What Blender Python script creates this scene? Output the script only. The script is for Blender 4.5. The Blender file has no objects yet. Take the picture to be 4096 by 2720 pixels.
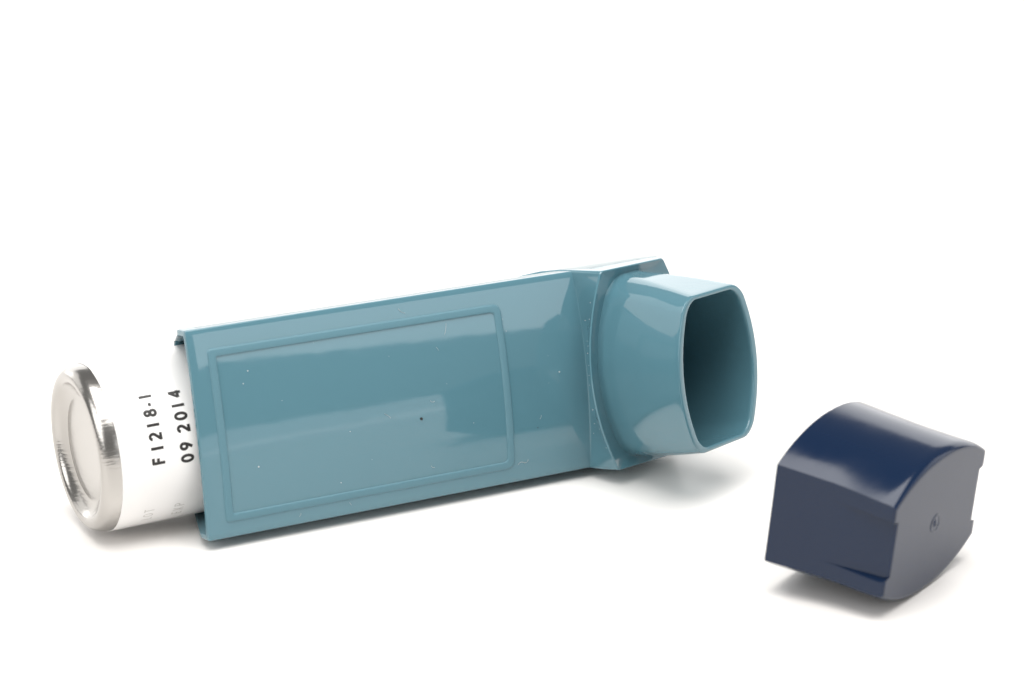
import bpy, bmesh, math, random
from mathutils import Vector, Matrix

random.seed(4)
MM = 0.001
scene = bpy.context.scene
COL = scene.collection

# ------------------------------------------------------------------ camera
RHO = 0.189                       # the inhaler lies rolled back on its round back
CLEAR = 1.57                       # mm, height of the barrel's front edge above the table
TABLE = Matrix.Translation((0, 0, CLEAR)) @ Matrix.Rotation(-RHO, 4, 'X')   # inhaler frame (mm) -> table frame (mm)
CAM_POS = Vector((-108.70, -310.99, 67.58))
YAW, PITCH, ROLL = -0.46459, 0.13652, 0.09667
CAMROT = (Matrix.Rotation(YAW, 3, 'Z') @ Matrix.Rotation(-PITCH, 3, 'X') @ Matrix.Rotation(ROLL, 3, 'Y'))
right, fwd, up = (TABLE.to_3x3() @ CAMROT).col[0], (TABLE.to_3x3() @ CAMROT).col[1], (TABLE.to_3x3() @ CAMROT).col[2]
cam_w = (TABLE @ CAM_POS) * MM
cd = bpy.data.cameras.new('camera')
cam = bpy.data.objects.new('camera', cd)
COL.objects.link(cam)
m = Matrix((( right.x, up.x, -fwd.x), (right.y, up.y, -fwd.y), (right.z, up.z, -fwd.z))).to_4x4()
m.translation = cam_w
cam.matrix_world = m
cd.sensor_width = 36.0
cd.lens = 36.0 * 10152.0 / 4096.0
cd.clip_start = 0.01
cd.clip_end = 50.0
cd.dof.use_dof = True
cd.dof.focus_distance = ((TABLE @ Vector((63.5, -16, 14))) * MM - cam_w).dot(fwd)
cd.dof.aperture_fstop = 26.0
cd.dof.aperture_blades = 0
scene.camera = cam

# ------------------------------------------------------------------ world and lamps
world = bpy.data.worlds.new('World')
scene.world = world
world.use_nodes = True
bg = world.node_tree.nodes['Background']
bg.inputs[0].default_value = (1.0, 0.99, 0.975, 1)
bg.inputs[1].default_value = 0.22

def area_lamp(name, loc, target, sx, sy, radiance, colour=(1, 1, 1)):
    ld = bpy.data.lights.new(name, 'AREA')
    ld.shape = 'RECTANGLE'; ld.size = sx; ld.size_y = sy
    ld.energy = radiance * math.pi * sx * sy
    ld.color = colour
    o = bpy.data.objects.new(name, ld)
    COL.objects.link(o)
    o.location = loc
    o.rotation_euler = (Vector(target) - Vector(loc)).to_track_quat('-Z', 'Y').to_euler()
    return o

VD = Vector((-math.sin(YAW), math.cos(YAW), 0))      # level direction the camera looks along
VS = Vector((math.cos(YAW), math.sin(YAW), 0))       # level direction to the camera's right
OC = Vector((0.04, -0.005, 0.0))
def at(back, side, z): return OC + VD * back + VS * side + Vector((0, 0, z))
RD = Vector((0.45, -0.893, 0))                       # where the barrel's front face mirrors the camera to
RS = Vector((0.893, 0.45, 0))
area_lamp('softbox_overhead', at(-0.13, 0.02, 0.62), at(0.02, 0, 0), 0.60, 0.54, 5.6, (1.0, 0.99, 0.975))
area_lamp('softbox_rear', at(0.72, 0.0, 0.205), at(0.0, 0.0, 0.205), 1.9, 0.40, 1.5, (1.0, 0.995, 0.985))
area_lamp('softbox_left', at(0.36, -0.62, 0.26), at(0, -0.03, 0.02), 0.45, 0.45, 1.0, (1.0, 0.985, 0.96))
area_lamp('softbox_right', at(0.10, 0.80, 0.32), at(0, 0, 0.02), 0.6, 0.45, 1.3, (1.0, 0.985, 0.96))
area_lamp('added_fill_front_left', at(-0.46, -0.48, 0.42), at(0, 0, 0.0), 0.60, 0.50, 2.3, (1.0, 0.995, 0.985))  # added fill to brighten the mouthpiece and collar, no known source
area_lamp('striplight_high', OC + RD * 0.80 + Vector((0, 0, 0.300)), OC + Vector((0, 0, 0.285)), 0.62, 0.20, 2.0, (0.97, 0.985, 1.0))
area_lamp('added_table_reflection', OC + RD * 0.38 - RS * 0.159 + Vector((0, 0, 0.0135)), OC - RS * 0.159 + Vector((0, 0, 0.0135)), 0.30, 0.025, 1.1, (0.98, 0.99, 1.0))  # added emitter, stands in for bright tabletop mirrored in the barrel's lower half
area_lamp('added_table_reflection_end', OC + RD * 0.38 + RS * 0.141 + Vector((0, 0, 0.011)), OC + RS * 0.141 + Vector((0, 0, 0.011)), 0.30, 0.020, 1.1, (0.98, 0.99, 1.0))  # added emitter, set lower to put the step into that reflection

scene.view_settings.view_transform = 'Standard'
scene.view_settings.look = 'None'
scene.view_settings.exposure = 0.2
scene.view_settings.gamma = 1.0
scene.view_settings.use_curve_mapping = False

# ------------------------------------------------------------------ materials
def plastic(name, colour, rough, bump=0.0, bscale=900.0, rough_var=0.06, coat=0.0, sss=0.0, ior=1.5):
    mt = bpy.data.materials.new(name)
    mt.use_nodes = True
    nt = mt.node_tree
    b = nt.nodes['Principled BSDF']
    b.inputs['Base Color'].default_value = (*colour, 1)
    b.inputs['IOR'].default_value = ior
    b.inputs['Coat Weight'].default_value = coat
    if sss:
        b.inputs['Subsurface Weight'].default_value = sss
        b.inputs['Subsurface Radius'].default_value = (0.0006, 0.0009, 0.001)
        b.inputs['Subsurface Scale'].default_value = 1.0
    tc = nt.nodes.new('ShaderNodeTexCoord')
    n = nt.nodes.new('ShaderNodeTexNoise')
    n.inputs['Scale'].default_value = 160.0
    n.inputs['Detail'].default_value = 5.0
    nt.links.new(tc.outputs['Object'], n.inputs['Vector'])
    r = nt.nodes.new('ShaderNodeMapRange')
    r.inputs['From Min'].default_value = 0.3; r.inputs['From Max'].default_value = 0.7
    r.inputs['To Min'].default_value = max(0.01, rough - rough_var); r.inputs['To Max'].default_value = rough + rough_var
    nt.links.new(n.outputs['Fac'], r.inputs['Value'])
    nt.links.new(r.outputs['Result'], b.inputs['Roughness'])
    if bump:
        n2 = nt.nodes.new('ShaderNodeTexNoise')
        n2.inputs['Scale'].default_value = bscale
        n2.inputs['Detail'].default_value = 3.0
        nt.links.new(tc.outputs['Object'], n2.inputs['Vector'])
        bp = nt.nodes.new('ShaderNodeBump')
        bp.inputs['Strength'].default_value = bump
        bp.inputs['Distance'].default_value = 0.0001
        nt.links.new(n2.outputs['Fac'], bp.inputs['Height'])
        nt.links.new(bp.outputs['Normal'], b.inputs['Normal'])
    return mt

TEAL = (0.081, 0.186, 0.229)
NAVY = (0.003, 0.013, 0.040)
M_teal = plastic('teal_plastic', TEAL, 0.05, bump=0.4, bscale=75, rough_var=0.02, ior=1.58)
M_inside = plastic('teal_plastic_dimmed_inside', TEAL, 0.16, bump=0.05, bscale=900, ior=1.36)  # same teal, reflections weakened to make the hollow look darker
M_rib = plastic('teal_plastic_etched', TEAL, 0.5, bump=0.25, bscale=2600)
M_navy = plastic('navy_plastic', NAVY, 0.15, bump=0.05, bscale=900, rough_var=0.05, ior=1.41)
M_label = plastic('white_paper_label', (0.79, 0.78, 0.77), 0.35, bump=0.03, bscale=800)
M_ink = plastic('black_ink', (0.015, 0.013, 0.012), 0.45)
M_ink_grey = plastic('grey_ink', (0.50, 0.49, 0.47), 0.45)
M_lint = plastic('pale_lint', (0.42, 0.46, 0.47), 0.7)
M_speck = plastic('dark_speck', (0.012, 0.014, 0.013), 0.6)
M_table = plastic('white_tabletop', (0.85, 0.825, 0.80), 0.42, bump=0.02, bscale=500)

M_metal = bpy.data.materials.new('brushed_aluminium')
M_metal.use_nodes = True
_nt = M_metal.node_tree
_b = _nt.nodes['Principled BSDF']
_b.inputs['Base Color'].default_value = (0.45, 0.435, 0.415, 1)
_b.inputs['Metallic'].default_value = 1.0
_b.inputs['Roughness'].default_value = 0.22
_tc = _nt.nodes.new('ShaderNodeTexCoord')
_mp = _nt.nodes.new('ShaderNodeMapping')
_mp.inputs['Rotation'].default_value = (math.radians(35), 0, 0)
_mp.inputs['Scale'].default_value = (400, 260, 3200)
_nz = _nt.nodes.new('ShaderNodeTexNoise')
_nz.inputs['Scale'].default_value = 1.0
_nz.inputs['Detail'].default_value = 3.0
_nt.links.new(_tc.outputs['Object'], _mp.inputs['Vector'])
_nt.links.new(_mp.outputs['Vector'], _nz.inputs['Vector'])
_bp = _nt.nodes.new('ShaderNodeBump')
_bp.inputs['Strength'].default_value = 0.35
_bp.inputs['Distance'].default_value = 0.0001
_nt.links.new(_nz.outputs['Fac'], _bp.inputs['Height'])
_nt.links.new(_bp.outputs['Normal'], _b.inputs['Normal'])

# ------------------------------------------------------------------ helpers
def make(name, verts, faces, mat, parent=None, smooth_angle=35, scale=MM, loc=None):
    me = bpy.data.meshes.new(name)
    me.from_pydata([tuple(c * scale for c in v) for v in verts], [], faces)
    me.validate()
    bm = bmesh.new(); bm.from_mesh(me)
    bmesh.ops.recalc_face_normals(bm, faces=bm.faces)
    bm.to_mesh(me); bm.free()
    for p in me.polygons:
        p.use_smooth = len(p.vertices) < 20
    me.set_sharp_from_angle(angle=math.radians(smooth_angle))
    me.materials.append(mat)
    o = bpy.data.objects.new(name, me)
    COL.objects.link(o)
    if parent is not None:
        o.parent = parent
    return o

def thing(name, label, cat, mat):
    o = bpy.data.objects.new(name, None)
    o.empty_display_size = 0.01
    COL.objects.link(o)
    o.matrix_world = mat
    o['label'] = label; o['category'] = cat
    return o

def loft(rings, closed=True, cap0=False, cap1=False):
    n = len(rings[0])
    V = [tuple(p) for r in rings for p in r]
    F = []
    for k in range(len(rings) - 1):
        for i in range(n if closed else n - 1):
            j = (i + 1) % n
            F.append((k * n + i, k * n + j, (k + 1) * n + j, (k + 1) * n + i))
    if cap0: F.append(tuple(range(n)))
    if cap1: F.append(tuple((len(rings) - 1) * n + i for i in range(n)))
    return V, F

def inside(o, n, r0, r1, cap=False):
    """give the faces between rings r0 and r1 the teal whose weakened reflections darken the hollow"""
    o.data.materials.append(M_inside)
    for p in o.data.polygons:
        ks = [v // n for v in p.vertices]
        if (min(ks) >= r0 and max(ks) <= r1) or (cap and len(p.vertices) >= 20 and max(ks) == 0):
            p.material_index = 1

def lerp(a, b, t): return a + (b - a) * t
def sstep(a, b, x):
    t = min(1, max(0, (x - a) / (b - a))); return t * t * (3 - 2 * t)

def section(hl, bl, hr, br, hz, r, nside=22, ntop=10, ncor=7):
    """closed outline in (u, z): short sides at z=+-hz, long sides at u=-hl / +hr bulging by bl / br, corners rounded by r"""
    def L(s): z = -hz + 2 * hz * s; return (-(hl + bl * (1 - (z / hz) ** 2)), z)
    def T(s): return (lerp(-hl, hr, s), hz)
    def R(s): z = hz - 2 * hz * s; return (hr + br * (1 - (z / hz) ** 2), z)
    def B(s): return (lerp(hr, -hl, s), -hz)
    sides = [(L, 2 * hz, nside), (T, hl + hr, ntop), (R, 2 * hz, nside), (B, hl + hr, ntop)]
    pts = []
    for k, (f, ln, n) in enumerate(sides):
        e = min(0.45, r / ln)
        for i in range(n):
            pts.append(f(lerp(e, 1 - e, i / (n - 1))))
        g, ln2, _ = sides[(k + 1) % 4]
        e2 = min(0.45, r / ln2)
        p0, p1, p2 = f(1 - e), f(1), g(e2)
        for i in range(1, ncor + 1):
            t = i / (ncor + 1)
            # weighted Bezier, close to an arc
            w = 0.72
            a, b_, c = (1 - t) ** 2, 2 * t * (1 - t) * w, t * t
            s = a + b_ + c
            pts.append(((a * p0[0] + b_ * p1[0] + c * p2[0]) / s, (a * p0[1] + b_ * p1[1] + c * p2[1]) / s))
    return pts

# ------------------------------------------------------------------ the white surface: flat, then swept up behind
def build_table():
    W = 1.1
    prof = [(-0.75, 0.0), (-0.3, 0.0), (0.0, 0.0), (0.3, 0.0), (0.62, 0.0), (1.2, 0.0)]
    yaw = YAW
    d = Vector((-math.sin(yaw), math.cos(yaw), 0)); s = Vector((math.cos(yaw), math.sin(yaw), 0))
    c = Vector((0.03, 0.0, 0))
    V, F = [], []
    for (p, z) in prof:
        for q in (-W, W):
            V.append(tuple(c + d * p + s * q + Vector((0, 0, z))))
    for i in range(len(prof) - 1):
        F.append((2 * i, 2 * i + 1, 2 * i + 3, 2 * i + 2))
    o = make('tabletop', V, F, M_table, scale=1.0, smooth_angle=40)
    o['kind'] = 'structure'
    o['label'] = 'seamless white glossy tabletop under the inhaler and its cap'
    return o
build_table()

# ------------------------------------------------------------------ the inhaler
INH = Matrix.Translation(TABLE.translation * MM) @ TABLE.to_3x3().to_4x4()
inhaler = thing('inhaler', 'teal plastic asthma inhaler lying on its side with open mouthpiece', 'inhaler', INH)

BULGE = 0.85
BULGE_END = 1.5
LB = 57.6
def yfront(z, x=0.0): return -lerp(BULGE, BULGE_END, max(0, x) / LB) * (1 - ((z - 14) / 14) ** 2)

def barrel_profile(off):
    """cross-section (y, z): flat bowed front with square corners, short flat sides, round back; off = wall inset"""
    pts = []
    hz = 14 - off
    rc = 0.16
    n = 40
    for i in range(n + 1):                               # front, bottom to top
        z = 14 + lerp(-(hz - rc), hz - rc, i / n)
        pts.append((yfront(z) + off, z))
    y0 = off
    for i in range(1, 6):                                # front-top corner
        a = math.radians(90 * i / 6)
        pts.append((y0 + rc - rc * math.cos(a), 14 + hz - rc + rc * math.sin(a)))
    R = 12.35 - off * 0.6
    cy, cz = 12.4, 13.35
    zt = 14 + hz
    pts += [(lerp(rc + off, 3.0, k / 3), zt) for k in range(4)]
    P0, P2 = (3.2, zt), (cy, cz + R)
    P1 = (6.5, lerp(zt, cz + R, 0.25))
    for i in range(1, 12):
        t = i / 12
        pts.append(tuple((1 - t) ** 2 * P0[k] + 2 * t * (1 - t) * P1[k] + t * t * P2[k] for k in (0, 1)))
    for i in range(0, 41):
        a = math.radians(90 - 180 * i / 40)
        pts.append((cy + R * math.cos(a), cz + R * math.sin(a)))
    zb = 14 - hz
    P0, P2 = (cy, cz - R), (3.2, zb)
    P1 = (6.5, lerp(zb, cz - R, 0.25))
    for i in range(1, 12):
        t = i / 12
        pts.append(tuple((1 - t) ** 2 * P0[k] + 2 * t * (1 - t) * P1[k] + t * t * P2[k] for k in (0, 1)))
    pts += [(lerp(3.0, rc + off, k / 3), zb) for k in range(4)]
    for i in range(1, 6):
        a = math.radians(90 * i / 6)
        pts.append((y0 + rc - rc * math.sin(a), zb + rc - rc * math.cos(a)))
    return pts

def build_barrel():
    outer, mid, inner = barrel_profile(0), barrel_profile(0.2), barrel_profile(1.0)
    def cut(y): return max(0.0, y - 3.0) * 0.30          # the mouth of the barrel slopes down behind
    rings = []
    def ring(prof, fx, fillet=0.0):
        r = []
        for (y, z) in prof:
            x = fx(y)
            w = sstep(2.5, 0.0, y) * fillet
            ex = (BULGE_END - BULGE) * min(1, max(0, x) / LB) * (1 - ((z - 14) / 14) ** 2) * sstep(2.0, 0.3, y)
            r.append((x, y - w - ex, z))
        rings.append(r)
    for xi in (50.0, 30.0, 12.0, 2.0, 0.6):
        ring(inner, lambda y, xi=xi: cut(y) * (1 - xi / 60) + xi)
    ring([(lerp(a[0], b[0], .75), lerp(a[1], b[1], .75)) for a, b in zip(outer, inner)], lambda y: cut(y) + 0.0)
    ring([(lerp(a[0], b[0], .25), lerp(a[1], b[1], .25)) for a, b in zip(outer, inner)], lambda y: cut(y) + 0.0)
    ring([(lerp(a[0], b[0], .06), lerp(a[1], b[1], .06)) for a, b in zip(outer, inner)], lambda y: cut(y) + 0.08)
    ring(outer, lambda y: cut(y) + 0.3)
    for xi in (3.0, 10.0, 20.0, 30.0, 40.0, 48.0, 54.0):
        ring(outer, lambda y, xi=xi: cut(y) * (1 - xi / 60) + xi)
    rf = 0.15
    for a in (0, 15, 30, 45, 60, 75, 88):
        xx = LB - rf + rf * math.sin(math.radians(a))
        ring(outer, lambda y, xx=xx: cut(y) * (1 - xx / 60) + xx, rf - rf * math.cos(math.radians(a)))
    ring(outer, lambda y: 57.7, rf)
    V, F = loft(rings, cap0=True, cap1=True)
    o = make('barrel', V, F, M_teal, inhaler, smooth_angle=32)
    inside(o, len(rings[0]), 0, 4, cap=True)
    return o
barrel = build_barrel()

# raised rectangular frame moulded on the front face
def build_frame():
    x0, x1, z0, z1 = 2.62, 45.5, 2.07, 25.18
    def rrect(ins, r, n=6):
        pts = []
        a0, a1, b0, b1 = x0 + ins, x1 - ins, z0 + ins, z1 - ins
        corners = [(a1, b1, 0, r), (a0, b1, 90, r * .45), (a0, b0, 180, r * .45), (a1, b0, 270, r)]
        for k, (cx, cz, ang, rr) in enumerate(corners):
            sx = -1 if cx == a1 else 1; sz = -1 if cz == b1 else 1
            for i in range(n + 1):
                a = math.radians(ang + 90 * i / n)
                pts.append((cx + sx * rr + rr * math.cos(a), cz + sz * rr + rr * math.sin(a)))
            nx, nz, na, nr = corners[(k + 1) % 4]
            p = pts[-1]
            a = math.radians(na); nsx = -1 if nx == a1 else 1; nsz = -1 if nz == b1 else 1
            q = (nx + nsx * nr + nr * math.cos(a), nz + nsz * nr + nr * math.sin(a))
            for i in range(1, 24):
                pts.append((lerp(p[0], q[0], i / 24), lerp(p[1], q[1], i / 24)))
        return pts
    rings = []
    for ins, r, h in [(-0.10, 1.25, -0.12), (0.0, 1.2, 0.06), (0.09, 1.1, 0.17), (0.25, 1.05, 0.20), (0.85, 0.75, 0.20), (1.02, 0.62, 0.17), (1.10, 0.55, 0.05), (1.14, 0.5, -0.12)]:
        rings.append([(x, yfront(z, x) - h, z) for (x, z) in rrect(ins, r)])
    V, F = loft(rings)
    o = make('label_frame', V, F, M_rib, barrel, smooth_angle=60)
    o['label'] = 'raised rectangular outline moulded on the front of the barrel'
build_frame()

# base housing with the flange round the mouthpiece
CU = Vector((0.951, 0.309, 0)); CN = Vector((0.309, -0.951, 0)); CM = Vector((65.39, -3.30, 14))
def plane_ring(pts, mid, u, z0=0.0, push=0.0, nrm=CN):
    return [tuple(mid + u * p[0] + Vector((0, 0, p[1] + z0)) + nrm * push) for p in pts]

def build_base():
    rings = []
    cav = [(0.6, 1.0, 3.0, 2.5, 8.5, -17.0), (1.6, 1.6, 4.6, 3.4, 11.0, -12.0), (2.6, 2.2, 5.4, 3.8, 12.0, -6.0), (2.9, 2.8, 5.3, 4.0, 12.3, -2.6), (3.1, 3.6, 4.4, 4.2, 12.3, -1.7)]
    for hl, bl, hr, br, hz, push in cav:
        rings.append(plane_ring(section(hl, bl, hr, br, hz, 2.4), CM, CU, push=push))
    rings.append(plane_ring(section(3.3, 4.2, 3.3, 4.2, 12.2, 2.5), CM, CU, push=-0.75))
    rings.append(plane_ring(section(5.6, 3.9, 5.6, 3.9, 13.2, 0.6), CM, CU, push=-0.45))
    rings.append(plane_ring(section(6.30, 3.75, 6.30, 3.75, 13.75, 0.4), CM, CU, push=-0.05))
    rings.append(plane_ring(section(6.48, 3.75, 6.48, 3.75, 13.93, 0.4), CM, CU, push=0.02))
    rings.append(plane_ring(section(6.62, 3.75, 6.62, 3.75, 14.05, 0.4), CM, CU, push=-0.14))
    def yring(y, xl, xr, br, hz, r, bl=0.0, tilt=0.0):
        mid = Vector(((xl + xr) / 2, y, 14)); h = (xr - xl) / 2
        return [(mid.x + p[0], y + tilt * (p[0] / h), 14 + p[1]) for p in section(h, bl, h, br, hz, r)]
    rings.append(yring(-1.1, 58.0, 72.1, 3.5, 14.12, 0.4, bl=0.3, tilt=1.4))
    rings.append(yring(0.6, 57.5, 72.5, 3.3, 14.14, 0.45, tilt=0.8))
    rings.append(yring(3.0, 56.6, 72.4, 3.0, 14.12, 0.6))
    rings.append(yring(6.0, 55.0, 71.0, 2.8, 13.95, 0.9))
    rings.append(yring(9.0, 53.2, 68.6, 2.6, 13.45, 1.5))
    rings.append(yring(13.0, 51.0, 65.0, 2.4, 12.4, 2.5))
    rings.append(yring(17.0, 49.0, 61.0, 2.0, 11.0, 3.2))
    rings.append(yring(21.0, 47.0, 57.0, 1.5, 8.8, 3.0))
    rings.append(yring(24.0, 45.0, 53.0, 1.0, 5.6, 2.0))
    V, F = loft(rings, cap0=True, cap1=True)
    o = make('base_housing', V, F, M_teal, inhaler, smooth_angle=28)
    inside(o, len(rings[0]), 0, 5, cap=True)
    return o
base = build_base()

def build_mouthpiece():
    RM, RU = Vector((69.42, -17.62, 14)), Vector((0.887, 0.462, 0))
    RN = Vector((0.462, -0.887, 0))
    b_o = (3.8, 4.4, 12.85, 2.6); r_o = (7.25, 3.2, 10.72, 2.1)
    b_i = (3.0, 4.0, 12.0, 2.2);  r_i = (6.15, 3.0, 10.08, 1.7)
    rings = []
    def ring(pa, pb, t, push=0.0, grow=0.0, bow=0.0):
        p = [lerp(a, b, t) for a, b in zip(pa, pb)]
        bz = bow * math.sin(math.pi * t)
        mid = CM.lerp(RM, t); u = CU.lerp(RU, t).normalized(); nrm = CN.lerp(RN, t).normalized()
        rings.append(plane_ring(section(p[0] + grow + bz * .6, p[1], p[0] + grow + bz * .6, p[1], p[2] + grow + bz, max(.4, p[3] + grow)), mid, u, push=push, nrm=nrm))
    for t, g in [(-0.08, 0.34), (-0.055, 0.28), (-0.03, 0.10), (0.0, 0.0)]:
        ring(b_o, r_o, t, grow=g)
    for t in (0.12, 0.25, 0.4, 0.55, 0.7, 0.82, 0.92, 0.97):
        ring(b_o, r_o, t, bow=0.18)
    ring(b_o, r_o, 1.0, push=-0.16)
    ring(b_o, r_o, 1.0, push=-0.03, grow=-0.09)
    ring(b_o, r_o, 1.0, push=0.02, grow=-0.26)
    ring(b_i, r_i, 1.0, push=0.02, grow=0.22)
    ring(b_i, r_i, 1.0, push=-0.05, grow=0.08)
    ring(b_i, r_i, 1.0, push=-0.22)
    for t in (0.95, 0.8, 0.6, 0.4, 0.2, 0.0):
        ring(b_i, r_i, t)
    ring(b_i, r_i, -0.12)
    V, F = loft(rings)
    o = make('mouthpiece', V, F, M_teal, inhaler, smooth_angle=40)
    inside(o, len(rings[0]), len(rings) - 8, len(rings) - 1)
    return o
build_mouthpiece()

# dust on the barrel: a dark speck, pale specks and curled fibres
def blob(V, F, c, r, flat=(1, .4, 1)):
    b0 = len(V)
    n, mrows = 7, 3
    V.append((c[0], c[1] - r * flat[1], c[2]))
    for k in range(1, mrows):
        ph = math.pi * k / mrows
        for i in range(n):
            a = 2 * math.pi * i / n
            q = r * random.uniform(.8, 1.2)
            V.append((c[0] + q * flat[0] * math.sin(ph) * math.cos(a), c[1] - q * flat[1] * math.cos(ph), c[2] + q * flat[2] * math.sin(ph) * math.sin(a)))
    V.append((c[0], c[1] + r * flat[1], c[2])); last = len(V) - 1
    for i in range(n):
        j = (i + 1) % n
        F.append((b0, b0 + 1 + i, b0 + 1 + j))
        for k in range(mrows - 2):
            F.append((b0 + 1 + k * n + i, b0 + 1 + k * n + j, b0 + 1 + (k + 1) * n + j, b0 + 1 + (k + 1) * n + i))
        F.append((last, b0 + 1 + (mrows - 2) * n + j, b0 + 1 + (mrows - 2) * n + i))

def fibre(V, F, pts, r=0.03):
    rings = []
    for k, p in enumerate(pts):
        a = Vector(pts[max(0, k - 1)]); b = Vector(pts[min(len(pts) - 1, k + 1)])
        d = (b - a).normalized(); s = d.orthogonal().normalized(); t = d.cross(s)
        rings.append([tuple(Vector(p) + s * r * math.cos(q) + t * r * math.sin(q)) for q in (0, 2.09, 4.19)])
    v, f = loft(rings, cap0=True, cap1=True)
    o = len(V); V.extend(v); F.extend([tuple(i + o for i in x) for x in f])

def curl(x, y, z, ln, ang, bend, ax='front', n=7):
    pts = []; a = ang; px, pz = x, z
    for i in range(n):
        pts.append((px, pz)); px += ln / n * math.cos(a); pz += ln / n * math.sin(a); a += bend / n
    return pts

V, F = [], []
blob(V, F, (31.72, yfront(11.36, 31.7) - .03, 11.36), 0.24)
blob(V, F, (49.3, yfront(7.2, 49.3) - .02, 7.2), 0.08)
o = make('dust_speck', V, F, M_speck, barrel); o['label'] = 'tiny black specks on the front of the barrel'; o['kind'] = 'stuff'
V, F = [], []
for x, z, r in [(7.79, 8.79, .17), (7.81, 21.61, .15), (6.95, 20.04, .13), (21.17, 11.33, .10), (19.27, 4.58, .12), (53.28, 14.5, .16), (45.9, 21.3, .09), (39.5, 9.5, .08), (45.6, 23, .07), (12, 17, .06), (28, 20.5, .06), (24, 7, .05), (36, 15.5, .06), (51.5, 13.2, .05), (51.8, 17.0, .05), (17.5, 23.9, .05)]:
    blob(V, F, (x, yfront(z, x) - .02, z), r * 0.72)
for x, z, ln, a, bd in [(26.4, 12.9, 1.3, -.5, -.6), (33.3, 13.6, .9, -1.0, 2.2), (46.0, 2.4, 1.6, .9, -2.6), (47.0, 2.6, 1.0, -.4, 2.6), (30.4, 26.6, 1.4, -1.1, 1.2), (36.6, 22.2, 1.8, 1.1, .5), (49.9, 8.9, .7, -1.4, -1.5), (32.7, 4.6, .8, -1.2, 1.9), (35.4, 20.2, .7, 2.0, .4), (13, 1.0, .6, .7, 1.0), (20.6, 1.2, .6, 2.0, .3)]:
    fibre(V, F, [(p, yfront(q, p) - 0.03, q) for p, q in curl(x, 0, z, ln, a, bd)], 0.022)
# dust caught at the flange
for k in range(16):
    z = random.uniform(3, 25); f = random.uniform(0.15, 0.9)
    zz = (z - 14) / 14.05
    e = CM - CU * (6.6 + 3.75 * (1 - zz * zz)) + Vector((0, 0, z - 14))
    j = Vector((57.7, yfront(z, 57) - 0.15, z))
    p = j.lerp(e, f) + Vector((-0.03, -0.03, 0))
    blob(V, F, tuple(p), random.uniform(.035, .075), (1, 1, 1))
o = make('lint', V, F, M_lint, barrel); o['label'] = 'pale dust specks and curled fibres on the barrel'; o['kind'] = 'stuff'

# ------------------------------------------------------------------ the canister, standing in the barrel
YC, ZC, RC = 12.35, 13.1, 11.4
canister = thing('canister', 'silver metal canister with white printed label sticking out of the inhaler', 'canister',
                 INH @ Matrix.Translation(Vector((0, YC, ZC)) * MM) @ Matrix.Rotation(-0.018, 4, 'Y'))
def revolve(prof, n=96):
    return [[(x, -r * math.cos(2 * math.pi * i / n), r * math.sin(2 * math.pi * i / n)) for i in range(n)] for x, r in prof]
rim_prof = [(-11.25, 0.001), (-11.28, 2.5), (-11.32, 5.5), (-11.30, 6.8), (-11.24, 7.05), (-11.30, 7.3), (-11.55, 7.9), (-11.9, 8.7)]
rim_prof += [(-12.65 + 0.55 * (1 - math.cos(math.radians(a))), 9.9 - 0.95 * math.sin(math.radians(a))) for a in (75, 60, 45, 30, 15)]
rim_prof += [(-10.2 - 2.45 * math.sin(math.radians(a)), 9.9 + 1.4 * math.cos(math.radians(a))) for a in (90, 82, 74, 65, 55, 45, 35, 24, 12)]
rim_prof += [(-10.0, 11.3), (10, 11.3), (34, 11.3), (40.0, 10.6), (44.0, 7.0), (45.0, 3.0), (45.0, 0.001)]
V, F = loft(revolve(rim_prof))
make('metal_shell', V, F, M_metal, canister, smooth_angle=50)
def label_mesh():
    n = 100
    a0, a1 = math.radians(78), math.radians(78 - 360)
    rings = []
    for x, r in [(-10.22, 11.315), (-10.2, 11.38), (-10.12, RC), (-6, RC), (0, RC), (8, RC), (26, RC), (26.1, 11.32)]:
        ring = []
        for i in range(n + 1):
            a = lerp(a0, a1, i / n)
            rr = r + (0.07 if i < 3 and r > 11.25 else 0)
            ring.append((x, -rr * math.cos(a), rr * math.sin(a)))
        rings.append(ring)
    return loft(rings, closed=False)
V, F = label_mesh()
label = make('label', V, F, M_label, canister, smooth_angle=50)

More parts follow.
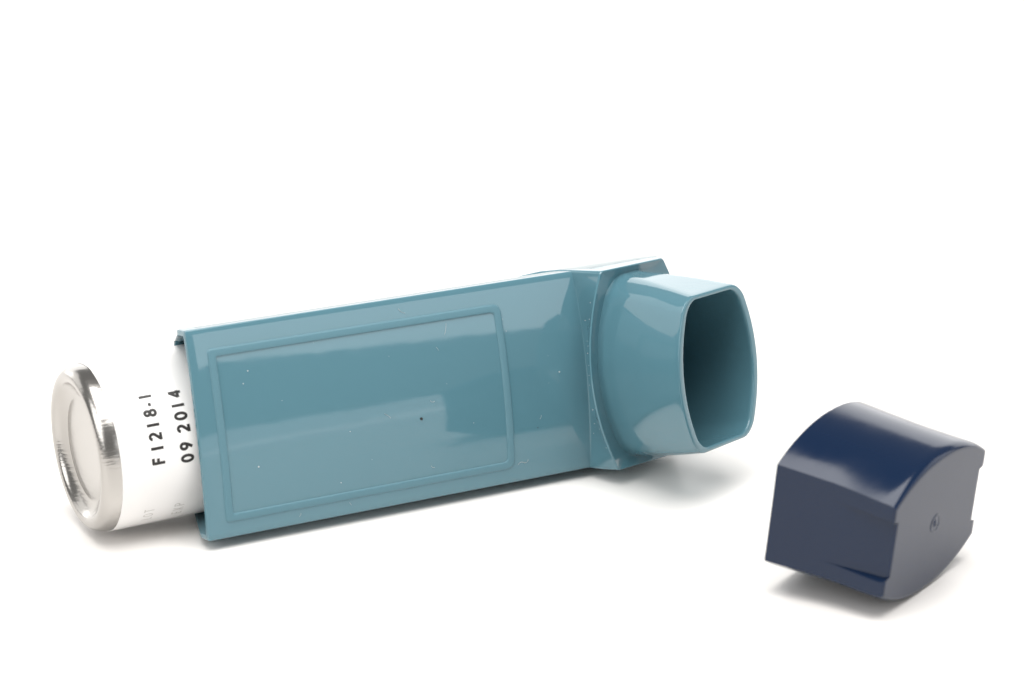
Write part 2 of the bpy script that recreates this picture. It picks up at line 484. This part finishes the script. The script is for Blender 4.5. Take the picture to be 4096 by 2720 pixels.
def stroke(pts, w):
    """polyline of constant width as quads (flat)"""
    V, F = [], []
    for k, p in enumerate(pts):
        a = Vector(pts[max(0, k - 1)]); b = Vector(pts[min(len(pts) - 1, k + 1)])
        d = (b - a).normalized(); nn = Vector((-d.y, d.x)) * w / 2
        V += [tuple(Vector(p) + nn), tuple(Vector(p) - nn)]
    for k in range(len(pts) - 1):
        F.append((2 * k, 2 * k + 1, 2 * k + 3, 2 * k + 2))
    return V, F
def arc(cx, cy, rx, ry, a0, a1, n=18):
    return [(cx + rx * math.cos(math.radians(lerp(a0, a1, i / n))), cy + ry * math.sin(math.radians(lerp(a0, a1, i / n)))) for i in range(n + 1)]
SW = 0.23
GL = {   # humanist sans figures, unit cap height, as strokes
    'F': [[(0.08, 0), (0.08, 1)], [(0.03, 0.925), (0.50, 0.925)], [(0.03, 0.53), (0.46, 0.53)]],
    '1': [[(0.10, 0), (0.10, 1)]],
    '2': [arc(0.29, 0.68, 0.215, 0.245, 165, -40, 16) + [(0.07, 0.075)], [(0.0, 0.075), (0.56, 0.075)]],
    '8': [arc(0.29, 0.735, 0.175, 0.19, 0, 360, 24), arc(0.29, 0.29, 0.215, 0.215, 0, 360, 24)],
    '-': [[(0.02, 0.36), (0.30, 0.36)]],
    '0': [arc(0.31, 0.5, 0.235, 0.425, 0, 360, 30)],
    '9': [arc(0.29, 0.68, 0.215, 0.245, 0, 360, 24), [(0.50, 0.62), (0.40, 0.34), (0.20, 0.02)]],
    '4': [[(0.44, 0), (0.44, 0.98)], [(0.44, 0.93), (0.04, 0.30)], [(0.0, 0.285), (0.60, 0.285)]],
    'L': [[(0.06, 0), (0.06, 1)], [(0.02, 0.05), (0.42, 0.05)]],
    'O': [arc(0.30, 0.5, 0.24, 0.45, 0, 360, 24)],
    'T': [[(0.24, 0), (0.24, 1)], [(0.0, 0.95), (0.48, 0.95)]],
    'E': [[(0.06, 0), (0.06, 1)], [(0.02, 0.95), (0.42, 0.95)], [(0.02, 0.5), (0.38, 0.5)], [(0.02, 0.05), (0.42, 0.05)]],
    'X': [[(0.02, 0), (0.46, 1)], [(0.46, 0), (0.02, 1)]],
    'P': [[(0.06, 0), (0.06, 1)], [(0.04, 0.95), (0.22, 0.95)] + arc(0.24, 0.71, 0.17, 0.24, 90, -90, 12) + [(0.04, 0.47)]],
}
def lettering(name, items, height, x_bot, mat, w, label_txt, lift, wide=1.0):
    V, F = [], []
    for ch, ang in items:
        strokes = GL[ch]
        us = [p[0] for s in strokes for p in s]
        mid = (min(us) + max(us)) / 2
        for si, s in enumerate(strokes):
            # subdivide long straight strokes so they follow the cylinder
            pts = []
            for k in range(len(s) - 1):
                for i in range(4):
                    pts.append((lerp(s[k][0], s[k + 1][0], i / 4), lerp(s[k][1], s[k + 1][1], i / 4)))
            pts.append(s[-1])
            v, f = stroke(pts, w)
            o = len(V)
            for (gx, gy) in v:
                a = math.radians(ang) + (gx - mid) * wide * height / RC
                r = RC + lift + 0.002 * si
                V.append((x_bot - gy * height, -r * math.cos(a), r * math.sin(a)))
            F.extend([tuple(i + o for i in q) for q in f])
    o = make(name, V, F, mat, label)
    o['label'] = label_txt
A1 = [-7.2, 1.2, 8.9, 16.7, 24.9, 30.8, 36.9]
lettering('lot_number', list(zip('F1218-1', A1)), 1.72, -4.30, M_ink, SW, 'black printed lot number F1218-1', 0.012)
A2 = [-9.2, -0.9, 10.7, 19.2, 26.6, 34.9]
lettering('expiry_date', list(zip('092014', A2)), 1.72, -0.35, M_ink, SW, 'black printed expiry date 09 2014', 0.012)
lettering('lot_caption', list(zip('LOT', [-58.5, -53.2, -47.4])), 1.40, -5.45, M_ink_grey, 0.10, 'small grey printed word LOT', 0.012)
lettering('expiry_caption', list(zip('EXP', [-58.5, -53.0, -47.2])), 1.40, -1.25, M_ink_grey, 0.10, 'small grey printed word EXP', 0.012)

# ------------------------------------------------------------------ the cap
CR = Matrix(((0.89354572, -0.44618576, 0.04994314), (0.44063514, 0.85017314, -0.28817757), (0.08612042, 0.27950654, 0.95627369)))
CO = Vector((74.24, -57.29, -2.88))
CAP_PUSH = 0.3
CO = CO + (CO - CAM_POS).normalized() * CAP_PUSH
capm = TABLE @ (Matrix.Translation(CO) @ CR.to_4x4())
capm = Matrix.Translation(capm.translation * MM) @ capm.to_3x3().to_4x4()
cap = thing('mouthpiece_cap', 'dark navy plastic mouthpiece cap lying loose on the white tabletop', 'cap', capm)
DC = 16.4
def cap_ring(t, y, inset=0.0, lugk=1.0, botx=0.0):
    """t: 0 closed end, 1 open end"""
    X = lerp(11.5, 12.75, t) - inset
    ze = lerp(6.15, 6.6, t) - inset * 0.6
    peak = lerp(9.55, 10.15, t) - inset
    pb = peak + botx
    lug = 1.0 * (1 - sstep(0.0, 0.55, t)) * lugk
    cx = lerp(0.75, 0.55, t)
    pts = []
    n = 36
    k = 2.25
    def zc(u, pk): return ze + (pk - ze) * (1 - abs(u) ** k)
    for i in range(n + 1):                         # top, left to right
        u = lerp(-1, 1, i / n)
        pts.append((cx + u * (X + lug), zc(u, peak)))
    side = [(lug, 0.97), (lug * 1.0, 0.85), (lug * 0.97, 0.70), (lug * 0.93, 0.655 + 0.018 * lug), (lug * 0.02, 0.655), (0, 0.62), (0, 0.3), (0, 0.0)]
    side = side + [(a, -b) for a, b in reversed(side[:-1])]
    for a, b in side: pts.append((cx + X + a, b * ze))
    for i in range(n + 1):
        u = lerp(1, -1, i / n)
        pts.append((cx + u * (X + lug), -zc(u, pb)))
    for a, b in side: pts.append((cx - X - a, -b * ze))
    return [(p[0], y, p[1]) for p in pts]
def build_cap():
    rings = []
    def shrink(r, dx, dz):
        return [(0.7 + (p[0] - 0.7) * dx, p[1], p[2] * dz) for p in r]
    # inside, from the floor of the cup to the lip
    for t in (0.09, 0.3, 0.6, 0.9, 0.995):
        rings.append(cap_ring(t, t * DC, inset=1.15, lugk=0.0))
    rings.append(cap_ring(1.0, DC, inset=0.95, lugk=0.0))
    rings.append(cap_ring(1.0, DC, inset=0.18, botx=0.25))
    rings.append(cap_ring(0.99, DC - 0.15, botx=0.25))
    for t in (0.95, 0.85, 0.75, 0.65, 0.58, 0.54, 0.50, 0.46, 0.42, 0.38, 0.34, 0.30, 0.26, 0.22, 0.18, 0.14, 0.11, 0.075):
        rings.append(cap_ring(t, t * DC, botx=0.25 * t))
    rings.append(shrink(cap_ring(0.05, 0.82), 0.9985, 0.996))
    rings.append(shrink(cap_ring(0.03, 0.48), 0.997, 0.985))
    rings.append(shrink(cap_ring(0.012, 0.20), 0.995, 0.965))
    rings.append(shrink(cap_ring(0.0, 0.05), 0.990, 0.947))
    rings.append(shrink(cap_ring(0.0, 0.0), 0.983, 0.936))
    rings.append(shrink(cap_ring(0.0, 0.0), 0.95, 0.90))
    V, F = loft(rings, cap0=True, cap1=True)
    return make('cap_shell', V, F, M_navy, cap, smooth_angle=38)
cap_shell = build_cap()
# moulding gate mark in the middle of the closed end
def gate():
    n = 28
    rings = []
    for r, y in [(1.30, 0.03), (1.27, -0.04), (1.18, -0.07), (1.02, -0.05), (0.92, -0.008), (0.80, -0.008), (0.55, -0.012), (0.42, -0.09), (0.2, -0.15), (0.02, -0.12)]:
        ring = []
        for i in range(n):
            a = 2 * math.pi * i / n
            j = 1 + 0.13 * math.sin(3 * a + r * 4) * (1 if r < 1 else .15)
            ring.append((0.68 + r * j * math.cos(a), y + (0.02 * math.sin(2 * a + 1) if 0 < r < .9 else 0), -0.17 + r * j * math.sin(a)))
        rings.append(ring)
    V, F = loft(rings, cap1=True)
    o = make('gate_mark', V, F, M_navy, cap_shell, smooth_angle=50)
    o['label'] = 'small round moulding mark on the closed end of the cap'
gate()
